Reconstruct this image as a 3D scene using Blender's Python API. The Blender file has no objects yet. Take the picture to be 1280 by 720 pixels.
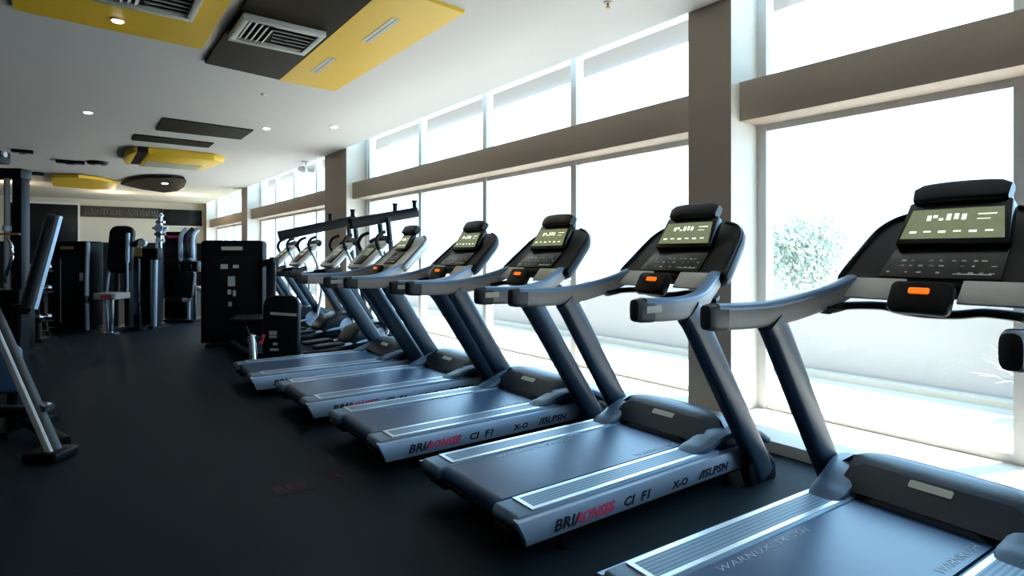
import bpy, bmesh, math, random
from mathutils import Vector, Matrix
random.seed(7)
R = math.radians
scene = bpy.context.scene
COL = scene.collection

# ------------------------------------------------------------------ materials
MATS = {}
def mat(name, col, rough=0.5, metal=0.0, var=0.08, scale=30.0, bump=0.0, coat=0.0, emit=None, estr=0.0, spec=0.5):
    if name in MATS:
        return MATS[name]
    m = bpy.data.materials.new(name); m.use_nodes = True
    nt = m.node_tree; b = nt.nodes['Principled BSDF']
    b.inputs['Roughness'].default_value = rough
    b.inputs['Metallic'].default_value = metal
    b.inputs['Specular IOR Level'].default_value = spec
    if coat:
        b.inputs['Coat Weight'].default_value = coat
        b.inputs['Coat Roughness'].default_value = 0.12
    tc = nt.nodes.new('ShaderNodeTexCoord')
    nz = nt.nodes.new('ShaderNodeTexNoise'); nz.inputs['Scale'].default_value = scale; nz.inputs['Detail'].default_value = 4
    nt.links.new(tc.outputs['Object'], nz.inputs['Vector'])
    mx = nt.nodes.new('ShaderNodeMix'); mx.data_type = 'RGBA'
    nt.links.new(nz.outputs['Fac'], mx.inputs['Factor'])
    mx.inputs['A'].default_value = (*[c*(1-var) for c in col], 1)
    mx.inputs['B'].default_value = (*[min(1, c*(1+var)) for c in col], 1)
    nt.links.new(mx.outputs['Result'], b.inputs['Base Color'])
    if bump:
        bp = nt.nodes.new('ShaderNodeBump'); bp.inputs['Strength'].default_value = bump; bp.inputs['Distance'].default_value = 0.004
        nt.links.new(nz.outputs['Fac'], bp.inputs['Height']); nt.links.new(bp.outputs['Normal'], b.inputs['Normal'])
    if emit:
        b.inputs['Emission Color'].default_value = (*emit, 1); b.inputs['Emission Strength'].default_value = estr
    MATS[name] = m
    return m

def glass_mat():
    m = bpy.data.materials.new('window_glass'); m.use_nodes = True
    nt = m.node_tree; nt.nodes.clear()
    o = nt.nodes.new('ShaderNodeOutputMaterial'); t = nt.nodes.new('ShaderNodeBsdfTransparent')
    t.inputs['Color'].default_value = (.97, .98, .98, 1)
    g = nt.nodes.new('ShaderNodeBsdfGlossy'); g.inputs['Roughness'].default_value = .02
    lw = nt.nodes.new('ShaderNodeLayerWeight'); pw = nt.nodes.new('ShaderNodeMath'); pw.operation = 'POWER'; pw.inputs[1].default_value = 5.0
    nt.links.new(lw.outputs['Facing'], pw.inputs[0])
    f = nt.nodes.new('ShaderNodeMath'); f.operation = 'MULTIPLY_ADD'; f.inputs[1].default_value = .5; f.inputs[2].default_value = .025
    nt.links.new(pw.outputs[0], f.inputs[0])
    mx = nt.nodes.new('ShaderNodeMixShader')
    nt.links.new(f.outputs[0], mx.inputs[0]); nt.links.new(t.outputs[0], mx.inputs[1]); nt.links.new(g.outputs[0], mx.inputs[2])
    nt.links.new(mx.outputs[0], o.inputs[0])
    return m

M_glass = glass_mat()
M_rubber = mat('rubber_floor', (.0070, .0145, .0215), .60, var=.25, scale=60, bump=.15, spec=.12)
M_ceil = mat('ceiling_paint', (.70, .67, .635), .8, var=.02)
M_ceil2 = mat('warm_lit_ceiling', (.72, .67, .55), .8, var=.02)  # warm light over the far ceiling put into its colour
M_cream = mat('cream_wall_paint', (.60, .55, .45), .8, var=.03)
M_white = mat('white_paint_and_lit_pier_side', (.78, .76, .70), .7, var=.03)
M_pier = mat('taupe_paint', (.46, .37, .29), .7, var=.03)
M_dkwall = mat('dark_wall_paint', (.05, .05, .05), .8)
M_ledge = mat('pale_stone', (.74, .70, .63), .5, var=.05)
M_frame = mat('grey_aluminium', (.66, .66, .64), .5, .0)
M_frame_w = mat('white_aluminium', (.75, .75, .73), .4, 0)
M_yellow = mat('yellow_paint', (.85, .53, .02), .5, var=.03)
M_brown = mat('brown_gloss_panel', (.024, .016, .006), .5, var=.15, spec=.05)
M_brown2 = mat('olive_brown_panel', (.026, .020, .009), .6, var=.15, spec=.05)
M_vent = mat('grille_metal', (.55, .54, .48), .5, .0)
M_black = mat('black_plastic', (.004, .005, .0065), .42, var=.15, spec=.2)
M_blackg = mat('gloss_black', (.004, .005, .006), .22, var=.1, spec=.4)
M_cap = mat('handrail_cap', (.035, .038, .042), .4, var=.1)
M_dark = mat('charcoal_paint', (.007, .011, .018), .34, var=.1, spec=.4)
M_navy = mat('slate_hood_plastic', (.018, .036, .062), .35, var=.08)
M_slate = mat('slate_grey_plastic', (.07, .13, .21), .35, var=.06)
M_up = mat('slate_post_paint', (.017, .035, .060), .30, var=.08)
M_silver = mat('silver_paint', (.44, .55, .70), .36, .35, var=.04)
M_bright = mat('bright_trim', (.92, .93, .95), .30, .85, var=.03)
M_rail = mat('foot_rail_plastic', (.16, .26, .38), .4, .1, var=.06)
M_chrome = mat('chrome', (.75, .77, .80), .15, 1.0, var=.03)
M_hgrey = mat('handrail_grey', (.33, .31, .29), .45, var=.05)
M_htop = mat('handrail_top_reflection', (.16, .30, .52), .33, var=.05)
M_label = mat('pale_label', (.72, .72, .60), .4, var=.1, scale=120)
M_gold = mat('gold_label', (.55, .38, .12), .35, .3, var=.2, scale=90)
M_orange = mat('orange_button', (.90, .20, .02), .35, emit=(.9, .18, .01), estr=.15)
M_red = mat('red_print', (.85, .06, .16), .5)
M_ink = mat('black_print', (.01, .012, .03), .5)
M_beltp = mat('belt_print', (.36, .44, .52), .5)
M_whitep = mat('white_print', (.62, .68, .72), .5)
M_padv = mat('black_vinyl', (.004, .0045, .006), .42, var=.2, bump=.1, spec=.3)
M_shroud = mat('charcoal_shroud', (.0045, .005, .006), .48, var=.1, spec=.15)
M_shroud2 = mat('shroud_panel', (.008, .009, .011), .42, var=.1, spec=.2)
M_shell = mat('silver_white_shell', (.72, .74, .76), .25, .1, var=.03)
M_lamp = mat('lamp_face', (.9, .9, .85), .4, emit=(1, .97, .9), estr=6.0)
M_blue = mat('blue_vinyl', (.06, .14, .26), .25, var=.1)
M_ground = mat('pale_paving', (.62, .60, .55), .8, var=.05, scale=4)
M_fence = mat('pale_grey_render', (.46, .46, .47), .8, var=.03)
M_curb = mat('pale_curb', (.62, .60, .54), .8, var=.03)
M_leaf = mat('pale_foliage', (.36, .40, .33), .6, var=.2, scale=3)
M_bark = mat('pale_bark', (.36, .30, .24), .8)
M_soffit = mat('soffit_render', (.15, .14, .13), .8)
M_amber = mat('amber_strip', (.45, .16, .04), .5, var=.2)
M_towel = mat('pale_grey_cloth', (.55, .52, .50), .9, var=.15)

def strip_mat():
    m = bpy.data.materials.new('ridged_tread'); m.use_nodes = True
    nt = m.node_tree; b = nt.nodes['Principled BSDF']
    b.inputs['Roughness'].default_value = .38
    tc = nt.nodes.new('ShaderNodeTexCoord'); sp = nt.nodes.new('ShaderNodeSeparateXYZ')
    mu = nt.nodes.new('ShaderNodeMath'); mu.operation = 'MULTIPLY'; mu.inputs[1].default_value = 300
    sn = nt.nodes.new('ShaderNodeMath'); sn.operation = 'SINE'
    rp = nt.nodes.new('ShaderNodeMapRange'); rp.inputs['From Min'].default_value = -1
    mx = nt.nodes.new('ShaderNodeMix'); mx.data_type = 'RGBA'
    mx.inputs['A'].default_value = (.07, .15, .26, 1); mx.inputs['B'].default_value = (.24, .36, .48, 1)
    nt.links.new(tc.outputs['Object'], sp.inputs[0]); nt.links.new(sp.outputs['Y'], mu.inputs[0])
    nt.links.new(mu.outputs[0], sn.inputs[0]); nt.links.new(sn.outputs[0], rp.inputs['Value'])
    nt.links.new(rp.outputs[0], mx.inputs['Factor']); nt.links.new(mx.outputs['Result'], b.inputs['Base Color'])
    return m
M_strip = strip_mat()
M_belt = mat('running_belt', (.014, .066, .175), .33, var=.25, scale=5, spec=.75)
M_lcd = mat('lcd_screen', (.10, .12, .075), .2, var=.3, scale=18, emit=(.36, .42, .24), estr=.07)
M_lcdw = mat('lcd_digits', (.8, .85, .6), .3, emit=(.9, .95, .7), estr=.22)

# ------------------------------------------------------------------ mesh helpers
def box(bm, x0, x1, y0, y1, z0, z1, mtx=None):
    vs = [Vector((x, y, z)) for x in (x0, x1) for y in (y0, y1) for z in (z0, z1)]
    if mtx: vs = [mtx @ v for v in vs]
    v = [bm.verts.new(p) for p in vs]
    for f in ((0,1,3,2),(4,6,7,5),(0,4,5,1),(2,3,7,6),(0,2,6,4),(1,5,7,3)):
        bm.faces.new([v[i] for i in f])
    return v

def extrude(bm, pts, vec):
    vec = Vector(vec); a = [bm.verts.new(Vector(p)) for p in pts]; b = [bm.verts.new(Vector(p)+vec) for p in pts]
    n = len(a)
    bm.faces.new(a[::-1]); bm.faces.new(b)
    for i in range(n):
        j = (i+1) % n
        bm.faces.new((a[i], a[j], b[j], b[i]))

def xz(poly, y0, y1, bm):
    extrude(bm, [(x, y0, z) for x, z in poly], (0, y1-y0, 0))

def yz(poly, x0, x1, bm):
    extrude(bm, [(x0, y, z) for y, z in poly], (x1-x0, 0, 0))

def xy(poly, z0, z1, bm):
    extrude(bm, [(x, y, z0) for x, y in poly], (0, 0, z1-z0))

def oval(a, b, n=14, p=2.6):
    out = []
    for i in range(n):
        t = 2*math.pi*i/n; c, s = math.cos(t), math.sin(t)
        out.append((a*math.copysign(abs(c)**(2/p), c), b*math.copysign(abs(s)**(2/p), s)))
    return out

def rrect(w, h, r, n=4):
    """rounded rectangle outline centred at 0"""
    out = []
    rr = r if isinstance(r, (list, tuple)) else [r]*4
    for (cx, cy, a0), q in zip(((w/2, h/2, 0), (-w/2, h/2, 90), (-w/2, -h/2, 180), (w/2, -h/2, 270)), rr):
        sx, sy = (1 if cx > 0 else -1), (1 if cy > 0 else -1)
        for k in range(n+1):
            t = R(a0 + 90*k/n)
            out.append((cx - sx*q + q*math.cos(t), cy - sy*q + q*math.sin(t)))
    return out

def sweep(bm, pts, sec, up=(0, 0, 1), scales=None, cap=True):
    pts = [Vector(p) for p in pts]; up = Vector(up); rings = []
    for i, p in enumerate(pts):
        t = (pts[min(i+1, len(pts)-1)] - pts[max(i-1, 0)]).normalized()
        s = t.cross(up)
        if s.length < 1e-4: s = t.cross(Vector((1, 0, 0)))
        s.normalize(); u = s.cross(t).normalized()
        k = scales[i] if scales else 1.0
        ka, kb = k if isinstance(k, (tuple, list)) else (k, k)
        rings.append([bm.verts.new(p + s*a*ka + u*b*kb) for a, b in sec])
    n = len(sec)
    for r0, r1 in zip(rings, rings[1:]):
        for i in range(n):
            j = (i+1) % n
            bm.faces.new((r0[i], r0[j], r1[j], r1[i]))
    if cap:
        bm.faces.new(rings[0][::-1]); bm.faces.new(rings[-1])

def curve(pts, n=6):
    """Catmull-Rom through pts"""
    P = [Vector(p) for p in pts]; P = [2*P[0]-P[1]] + P + [2*P[-1]-P[-2]]; out = []
    for i in range(1, len(P)-2):
        a, b, c, d = P[i-1:i+3]
        for k in range(n):
            t = k/n
            out.append(.5*((2*b) + (c-a)*t + (2*a-5*b+4*c-d)*t*t + (3*b-a-3*c+d)*t**3))
    out.append(P[-2]); return out

def tube(bm, pts, r, n=10):
    sweep(bm, pts, [(r*math.cos(2*math.pi*i/n), r*math.sin(2*math.pi*i/n)) for i in range(n)])

def cyl(bm, c, r, h, axis='z', n=20, r2=None):
    c = Vector(c); r2 = r if r2 is None else r2
    d = {'x': Vector((1,0,0)), 'y': Vector((0,1,0)), 'z': Vector((0,0,1))}[axis]
    u = {'x': Vector((0,1,0)), 'y': Vector((0,0,1)), 'z': Vector((1,0,0))}[axis]; w = d.cross(u)
    a = [bm.verts.new(c + u*r*math.cos(2*math.pi*i/n) + w*r*math.sin(2*math.pi*i/n)) for i in range(n)]
    b = [bm.verts.new(c + d*h + u*r2*math.cos(2*math.pi*i/n) + w*r2*math.sin(2*math.pi*i/n)) for i in range(n)]
    bm.faces.new(a[::-1]); bm.faces.new(b)
    for i in range(n):
        j = (i+1) % n; bm.faces.new((a[i], a[j], b[j], b[i]))

def bev(bm, off, seg=2, ang=35):
    bmesh.ops.recalc_face_normals(bm, faces=bm.faces)
    es = [e for e in bm.edges if len(e.link_faces) == 2 and e.calc_face_angle(0) > R(ang)]
    bmesh.ops.bevel(bm, geom=es, offset=off, segments=seg, profile=.5, affect='EDGES', clamp_overlap=True)

def NB(): return bmesh.new()

def obj(name, bm, m, parent=None, loc=None, sharp=38):
    bmesh.ops.recalc_face_normals(bm, faces=bm.faces)
    me = bpy.data.meshes.new(name); bm.to_mesh(me); bm.free()
    me.shade_smooth(); me.set_sharp_from_angle(angle=R(sharp))
    for mm in (m if isinstance(m, (list, tuple)) else [m]): me.materials.append(mm)
    o = bpy.data.objects.new(name, me); COL.objects.link(o)
    if parent: o.parent = parent
    if loc: o.location = loc
    return o

def B(name, m, parent, x0, x1, y0, y1, z0, z1, b=0.0, seg=2, loc=None):
    bm = NB(); box(bm, x0, x1, y0, y1, z0, z1)
    if b: bev(bm, b, seg)
    return obj(name, bm, m, parent, loc)

def S(o):
    o['kind'] = 'structure'; return o

def tag(o, label, cat, group=None, kind=None):
    o['label'] = label; o['category'] = cat
    if group: o['group'] = group
    if kind: o['kind'] = kind
    return o

def thing(name, label, cat, loc=(0, 0, 0), rz=0.0, group=None):
    o = bpy.data.objects.new(name, None); COL.objects.link(o)
    o.location = loc; o.rotation_euler = (0, 0, R(rz)); o.empty_display_size = .2
    return tag(o, label, cat, group)

def dup(root, loc, rz, label):
    r = root.copy(); COL.objects.link(r); r.location = loc; r.rotation_euler = (0, 0, R(rz)); r['label'] = label
    for ch in list(root.children):
        c = ch.copy(); COL.objects.link(c); c.parent = r
        for g in list(ch.children):
            d = g.copy(); COL.objects.link(d); d.parent = c
    return r

def lettering(name, txt, size, m, parent, mtx, shear=0.0, space=1.0, ext=0.0008, xs=1.0, bold=0.0):
    cu = bpy.data.curves.new('lettering', 'FONT'); cu.body = txt; cu.size = size; cu.shear = shear
    cu.space_character = space; cu.extrude = ext; cu.resolution_u = 2; cu.offset = bold
    t = bpy.data.objects.new('lettering_source', cu); COL.objects.link(t)
    dg = bpy.context.evaluated_depsgraph_get()
    me = bpy.data.meshes.new_from_object(t.evaluated_get(dg))
    bpy.data.objects.remove(t); bpy.data.curves.remove(cu)
    me.transform(mtx @ Matrix.Diagonal((xs, 1, 1, 1)))
    me.materials.clear(); me.materials.append(m)
    o = bpy.data.objects.new(name, me); COL.objects.link(o); o.parent = parent
    return o

def frame_mtx(origin, xa, ya):
    xa = Vector(xa).normalized(); ya = Vector(ya).normalized(); za = xa.cross(ya)
    m = Matrix((xa, ya, za)).transposed().to_4x4(); m.translation = Vector(origin)
    return m

# ------------------------------------------------------------------ camera
H = 1.38
YAW = 37.07
cam = bpy.data.cameras.new('camera'); camo = bpy.data.objects.new('camera', cam); COL.objects.link(camo)
camo.location = (0, 0, H); camo.rotation_euler = (R(90), 0, R(-YAW))
cam.sensor_width = 36; cam.lens = 720/1280*36; cam.shift_y = -42/1280; cam.clip_start = .05; cam.clip_end = 300
scene.camera = camo
SN, CS = math.sin(R(YAW)), math.cos(R(YAW))
def at(px, d):
    """ground position under the sight line through column px at depth d"""
    t = (px-640)/720
    return d*(SN + t*CS), d*(CS - t*SN)

# ------------------------------------------------------------------ setting
CZ = 3.47          # ceiling
XG = 4.70          # glass plane
PT = 3.74          # top of the window pocket
YB = 27.0          # back wall
YF = -6.0
S(B('floor', M_rubber, None, -5, 3.86, YF, YB, -.1, 0))
bm = NB(); box(bm, 3.86, 4.86, YF, YB, -.1, .08); bev(bm, .006)
S(obj('floor_ledge', bm, M_ledge))
S(B('ceiling', M_ceil, None, -5, 4.22, YF, 19.8, CZ, CZ+.12))
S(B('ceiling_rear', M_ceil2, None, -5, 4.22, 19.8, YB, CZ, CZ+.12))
S(B('ceiling_pocket', M_white, None, 4.10, 4.9, YF, YB, PT, PT+.1))
S(B('wall_left', M_dkwall, None, -5.2, -5, YF, YB, 0, CZ))
S(B('wall_front', M_dkwall, None, -5.2, 4.9, YF-.2, YF, 0, PT))
S(B('wall_back', M_cream, None, -5.2, 4.9, YB, YB+.2, -.1, PT))
B('wall_back_wainscot', mat('dark_wainscot', (.008, .009, .010), .7, spec=.1), None, -5, 4.2, YB-.06, YB, 0, 1.84)['kind'] = 'structure'
# taupe piers, sides whitened: window light put into their colour
def pier(y0, y1, nm):
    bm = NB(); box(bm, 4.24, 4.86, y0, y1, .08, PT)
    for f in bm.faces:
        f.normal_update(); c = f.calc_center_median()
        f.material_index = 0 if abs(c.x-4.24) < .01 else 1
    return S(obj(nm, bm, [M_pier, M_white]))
piers = [(-6.0, -3.0), (2.66, 3.07), (11.03, 12.27), (19.3, 20.1), (26.4, 27.0)]
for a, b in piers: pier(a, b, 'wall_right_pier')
bays = [(-3.0, 2.66, [-.75, .93]), (3.07, 11.03, [4.94, 6.78, 8.72, 10.86]),
        (12.27, 19.3, [14.0, 15.8, 17.6]), (20.1, 26.4, [21.7, 23.3, 24.9])]
for i, (a, b, ms) in enumerate(bays):
    # deep cross beam between lower and upper lights
    bm = NB(); box(bm, 4.36, 4.70, a, b, 2.475, 2.80); bev(bm, .004)
    S(obj('trim_%d' % (i+1), bm, M_pier))
    w = S(thing('window_%d' % (i+1), '', '', (XG, 0, 0)))
    del w['label'], w['category']
    fr = NB()
    for z0, z1 in ((.08, .135), (2.42, 2.475), (2.80, 2.84), (3.68, PT)):
        box(fr, -.06, .06, a, b, z0, z1)
    for y in [a+.035] + ms + [b-.035]:
        for z0, z1 in ((.08, 2.475), (2.80, PT)):
            box(fr, -.07, .05, y-.045, y+.045, z0, z1)
    obj('window_frame', fr, M_frame, w)
    gl = NB()
    ys = [a] + ms + [b]
    for y0, y1 in zip(ys, ys[1:]):
        for z0, z1 in ((.13, 2.43), (2.83, 3.69)):
            box(gl, -.004, .004, y0+.03, y1-.03, z0, z1)
    obj('window_pane', gl, M_glass, w)

# outside
S(B('ground', M_ground, None, 4.86, 80, -40, 90, -.15, -.02))
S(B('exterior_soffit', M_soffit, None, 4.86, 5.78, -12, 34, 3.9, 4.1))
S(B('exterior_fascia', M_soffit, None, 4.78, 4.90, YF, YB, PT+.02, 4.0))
S(B('exterior_wall', M_fence, None, 6.85, 7.0, -8, 60, -.05, .94))
S(B('exterior_curb', M_curb, None, 6.70, 6.85, -8, 60, -.05, .05))

def plant_tree(loc, rad, h):
    t = thing('tree', 'pale round-crowned tree rising beyond the low garden wall', 'tree', loc)
    bm = NB(); tube(bm, curve([(0, 0, -.05), (.03, .02, .5), (-.02, 0, 1.0), (.05, .02, h*.62)]), .06)
    for k in range(7):
        a = k*.9; tube(bm, curve([(0, 0, .7+.08*k), (.25*math.cos(a), .25*math.sin(a), 1.0+.1*k), (.6*math.cos(a), .6*math.sin(a), 1.15+.13*k)]), .022, 6)
    obj('trunk', bm, M_bark, t)
    bm = NB()
    for k in range(3000):
        u = random.uniform(-1, 1); a = random.uniform(0, 2*math.pi); r = random.random()**.4
        lump = 1 + .18*math.sin(3*a+1.3) * math.cos(4*u) + .1*math.sin(7*a+5*u)
        s = math.sqrt(1-u*u)
        p = Vector((rad*r*lump*s*math.cos(a), rad*r*lump*s*math.sin(a), h*.62 + rad*.72*r*lump*u))
        q = Vector((random.gauss(0, 1), random.gauss(0, 1), random.gauss(0, 1))).normalized()
        w = q.orthogonal().normalized(); v = q.cross(w); sz = random.uniform(.035, .065)
        vs = [bm.verts.new(p + w*sz*1.6), bm.verts.new(p + v*sz*.6), bm.verts.new(p - w*sz*1.6), bm.verts.new(p - v*sz*.6)]
        bm.faces.new(vs)
    obj('crown', bm, M_leaf, t)
plant_tree((12.2, 6.1, 0), 1.05, 2.25)
t = thing('yucca', 'pale spiky plant standing against the garden wall outside', 'plant', (6.45, 1.25, -.02))
bm = NB()
tube(bm, [(0, 0, 0), (.01, 0, .3)], .03, 8)
obj('stem', bm, M_bark, t)
bm = NB()
for k in range(34):
    a = random.uniform(0, 6.28); el = random.uniform(.15, 1.4); L = random.uniform(.3, .48)
    d = Vector((math.cos(a)*math.cos(el), math.sin(a)*math.cos(el), math.sin(el))); s = d.cross(Vector((0, 0, 1))).normalized()*.018
    p = Vector((0, 0, .28)); q = p + d*L*.6; e = p + d*L + Vector((0, 0, -.05))
    up = s.cross(d)*.25
    vs = [bm.verts.new(v) for v in (p-s, p+up, p+s, q+s, q+up, q-s, e)]
    bm.faces.new((vs[0], vs[1], vs[4], vs[5])); bm.faces.new((vs[1], vs[2], vs[3], vs[4])); bm.faces.new((vs[5], vs[4], vs[6])); bm.faces.new((vs[4], vs[3], vs[6]))
obj('leaves', bm, M_leaf, t)

# ------------------------------------------------------------------ treadmill
def slab(bm, outline, mtx, t):
    """outline in (u,v) placed by mtx; thickness t along +w"""
    a = [mtx @ Vector((u, v, 0)) for u, v in outline]
    n = (mtx.to_3x3() @ Vector((0, 0, 1))).normalized()*t
    extrude(bm, a, n)

# console plane: u = -y (so text reads from the runner's side), v up the slope, w towards the runner
CON_O = Vector((1.575, 0, 1.25)); CON_V = Vector((.40, 0, .36)).normalized(); CON_L = .525
def con_mtx(v=0.0, w=0.0):
    n = Vector((0, -1, 0)).cross(CON_V)
    o = CON_O + CON_V*v + n*w
    return frame_mtx(o, (0, -1, 0), CON_V)

def treadmill(name, label, loc, rz, silver=False):
    t = thing(name, label, 'treadmill', loc, rz, 'treadmills lined up facing the windows')
    # underbody
    bm = NB(); xz([(.10, .075), (.03, .15), (.06, .17), (1.95, .17), (2.02, .12), (1.98, .06), (1.7, .05)], -.415, .415, bm); bev(bm, .01)
    obj('deck_base', bm, M_black, t)
    # belt with its rear roller curve
    prof = []
    for k in range(9):
        a = R(90 + 180*k/8); prof.append((.085 + .05*math.cos(a), .172 + .05*math.sin(a)))
    bm = NB(); xz([(1.52, .222)] + prof + [(1.52, .172)], -.245, .245, bm)
    belt = obj('belt', bm, M_belt, t)
    fl = frame_mtx((1.25, -.185, .2235), (-1, 0, 0), (0, -1, 0))
    lettering('belt_lettering', 'WARNKOSH', .048, M_beltp, belt, frame_mtx((1.02, -.225, .2228), (1, 0, 0), (0, 1, 0)), .25, 1.0, .0004, 1.3)
    lettering('belt_lettering', 'WARNUXLSKOSH', .045, M_beltp, belt, frame_mtx((.36, .195, .2228), (1, 0, 0), (0, 1, 0)), .25, 1.1, .0004, 1.5)
    for s in (-1, 1):
        # silver side panel, rear edge cut at a slant, outer face bowed
        bm = NB()
        sec = [(.418, .085), (.440, .085), (.456, .115), (.458, .165), (.450, .205), (.418, .212)]
        rings = []
        for x, dx in ((0, 1), (.06, 1), (1.4, 0), (1.80, 0)):
            rings.append([bm.verts.new((x + (.06*(.212-z)/.127 if x == 0 else 0), s*y, z)) for y, z in sec])
        for r0, r1 in zip(rings, rings[1:]):
            for i in range(len(sec)):
                j = (i+1) % len(sec); bm.faces.new((r0[i], r0[j], r1[j], r1[i]))
        bm.faces.new(rings[0]); bm.faces.new(rings[-1])
        pn = obj('side_panel', bm, M_silver, t)
        yy = -.4592 if s < 0 else .4592
        def side_text(txt, x, size, m, xs=1.2, z=.118):
            xa = (1, 0, 0) if s < 0 else (-1, 0, 0)
            x0 = x if s < 0 else 1.75-x
            lettering('lettering', txt, size, m, pn, frame_mtx((x0, yy, z), xa, (0, 0, 1)), .25, 1.05, .0006, xs, .0022)
        side_text('BRI/', .20, .072, M_ink, 1.15)
        side_text('RONSES', .335, .068, M_red, .98)
        side_text('/', .545, .072, M_red, 1.1)
        side_text('CI  F1', .65, .060, M_ink, 1.3)
        side_text('X-O', 1.03, .050, M_ink, 1.3)
        side_text('/ISLPSN', 1.26, .060, M_ink, 1.3)
        # foot rail with a ridged strip inside a bright border
        bm = NB(); xz([(.015, .155), (.0, .19), (.02, .222), (1.50, .226), (1.50, .155)], s*.252, s*.430, bm); bev(bm, .012, 3)
        rail = obj('foot_rail', bm, M_rail, t)
        bm = NB()
        y0, y1 = sorted((s*.268, s*.416))
        box(bm, .13, 1.46, y0, y0+.021, .222, .2285); box(bm, .13, 1.46, y1-.021, y1, .222, .2285); box(bm, .112, .135, y0, y1, .222, .2285)
        obj('rail_trim', bm, M_bright, rail)
        obj_b = NB(); box(obj_b, .135, 1.46, y0+.017, y1-.017, .222, .2275)
        obj('tread_strip', obj_b, M_strip, rail)
        # rear end cap and feet
        bm = NB(); xz([(.0, .15), (.06, .085), (.20, .085), (.20, .155), (.02, .155)], s*.26, s*.42, bm); bev(bm, .008)
        obj('end_cap', bm, M_black, t)
        for x in (.30, 1.60):
            bm = NB(); cyl(bm, (x, s*.405, 0), .028, .012, 'z', 14); cyl(bm, (x, s*.405, .012), .012, .065, 'z', 10)
            obj('foot', bm, M_black, t)
        # upright post
        bm = NB()
        sweep(bm, curve([(1.80, s*.538, .05), (1.73, s*.536, .18), (1.45, s*.527, .60), (1.20, s*.516, .98), (1.13, s*.510, 1.07)], 5), oval(.084, .043, 16, 3.0), (0, 1, 0),
              None)
        # section: first axis along forward, second along width
        up = obj('upright', bm, M_up, t)
        bm = NB(); xz([(1.66, .0), (1.62, .10), (1.70, .22), (1.80, .22), (1.92, .10), (1.93, .0)], s*.498, s*.562, bm); bev(bm, .015, 3)
        obj('upright_foot', bm, M_black, t)
        bm = NB()
        for (x, z) in ((1.265, .90), (1.25, .935), (1.235, .95)):
            cyl(bm, (x, s*.486-.004, z), .009, .008, 'y', 10)
        obj('bolt', bm, M_chrome, up)
        # handrail: long tall grip that bends in and up to the console
        path = curve([(.70, s*.530, 1.10), (.80, s*.530, 1.095), (.97, s*.527, 1.09), (1.14, s*.508, 1.095), (1.30, s*.470, 1.12), (1.46, s*.405, 1.165), (1.59, s*.36, 1.215)], 5)
        sc = [(.75, .82), (.92, .95)] + [1]*(len(path)-14) + [(1, 1-.03*i) for i in range(12)]
        bm = NB(); sweep(bm, path, oval(.033, .058, 18, 3.6), (0, 0, 1), sc[:len(path)])
        hr = obj('handrail', bm, M_hgrey, t)
        bm = NB(); top = [p + Vector((0, 0, .046)) for p in path[2:]]
        sweep(bm, top, oval(.0355, .019, 14, 2.6), (0, 0, 1)); obj('handrail_reflection', bm, M_htop, hr)  # blue strip along the top: sky reflection put in as colour
        bm = NB(); sweep(bm, [path[0]+Vector((-.03, 0, 0)), path[0]+Vector((-.02, 0, 0)), path[0], path[1], path[2], path[3], path[4], path[5]], oval(.036, .061, 18, 3.6), (0, 0, 1), [(.35, .6), (.8, .88), (.95, .97), 1, 1, 1, 1, 1])
        obj('grip_end', bm, M_cap, hr)
        bm = NB(); y0 = s*.5685
        box(bm, .73, .845, min(y0, y0-s*.004), max(y0, y0-s*.004), 1.085, 1.122); bev(bm, .0015, 1)
        obj('badge', bm, M_label, hr)
    # motor hood
    prof0 = [(1.425, .225), (1.435, .245), (1.505, .302), (1.585, .362), (1.66, .388), (1.75, .378), (1.86, .33), (1.97, .25), (2.03, .15), (2.0, .07)]
    bm = NB(); rings = []
    N = 16
    for i in range(N+1):
        y = -.40 + .80*i/N; q = abs(y)/.40; k = math.sqrt(max(0, 1-(q**7)*.60))
        rings.append([bm.verts.new((x + .05*q**4*(1 if j < 4 else -1.2)*(.25 if j == 0 else 1), y, .20 + (z-.20)*k if z > .2 else z)) for j, (x, z) in enumerate(prof0)])
    for r0, r1 in zip(rings, rings[1:]):
        for a, b, c, d in zip(r0, r0[1:], r1[1:], r1): bm.faces.new((a, b, c, d))
    bm.faces.new(rings[0]); bm.faces.new(rings[-1][::-1])
    hood = obj('motor_hood', bm, M_navy, t, sharp=42)
    fd = Vector((.150, 0, .117)); fm = frame_mtx(Vector((1.436, 0, .2465)) + Vector((-.0025, 0, .003)), (0, -1, 0), fd)
    bm = NB(); slab(bm, [(-.335, .0), (.335, .0), (.325, .13), (.27, .168), (-.27, .168), (-.325, .13)], fm, .003); obj('hood_front', bm, mat('hood_front_plastic', (.010, .018, .028), .38), hood)
    bm = NB()
    sl = Vector((.21, 0, -.012)).normalized()
    mt = frame_mtx(fm @ Vector((0, .135, .0032)), (0, -1, 0), fd); slab(bm, rrect(.16, .040, .008), mt, .002)
    obj('label_plate', bm, M_label, hood)
    bm = NB(); xz([(1.425, .222), (1.445, .258), (1.462, .258), (1.45, .222)], -.25, .25, bm)
    obj('belt_gap_trim', bm, M_black, hood)
    for s in (-1, 1):
        bm = NB()
        path = curve([(1.30, s*.34, .222), (1.40, s*.345, .238), (1.54, s*.36, .285), (1.68, s*.385, .305), (1.82, s*.40, .28), (1.95, s*.40, .21)], 4)
        sweep(bm, path, oval(.078, .026, 14, 3.2), (0, 0, 1), [(.75, .25), (.85, .5), (.95, .8)] + [1]*(len(path)-3))
        obj('hood_wing', bm, M_slate, t)
    # tray bar under the console
    shell = M_shell if silver else M_black
    bm = NB()
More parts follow.
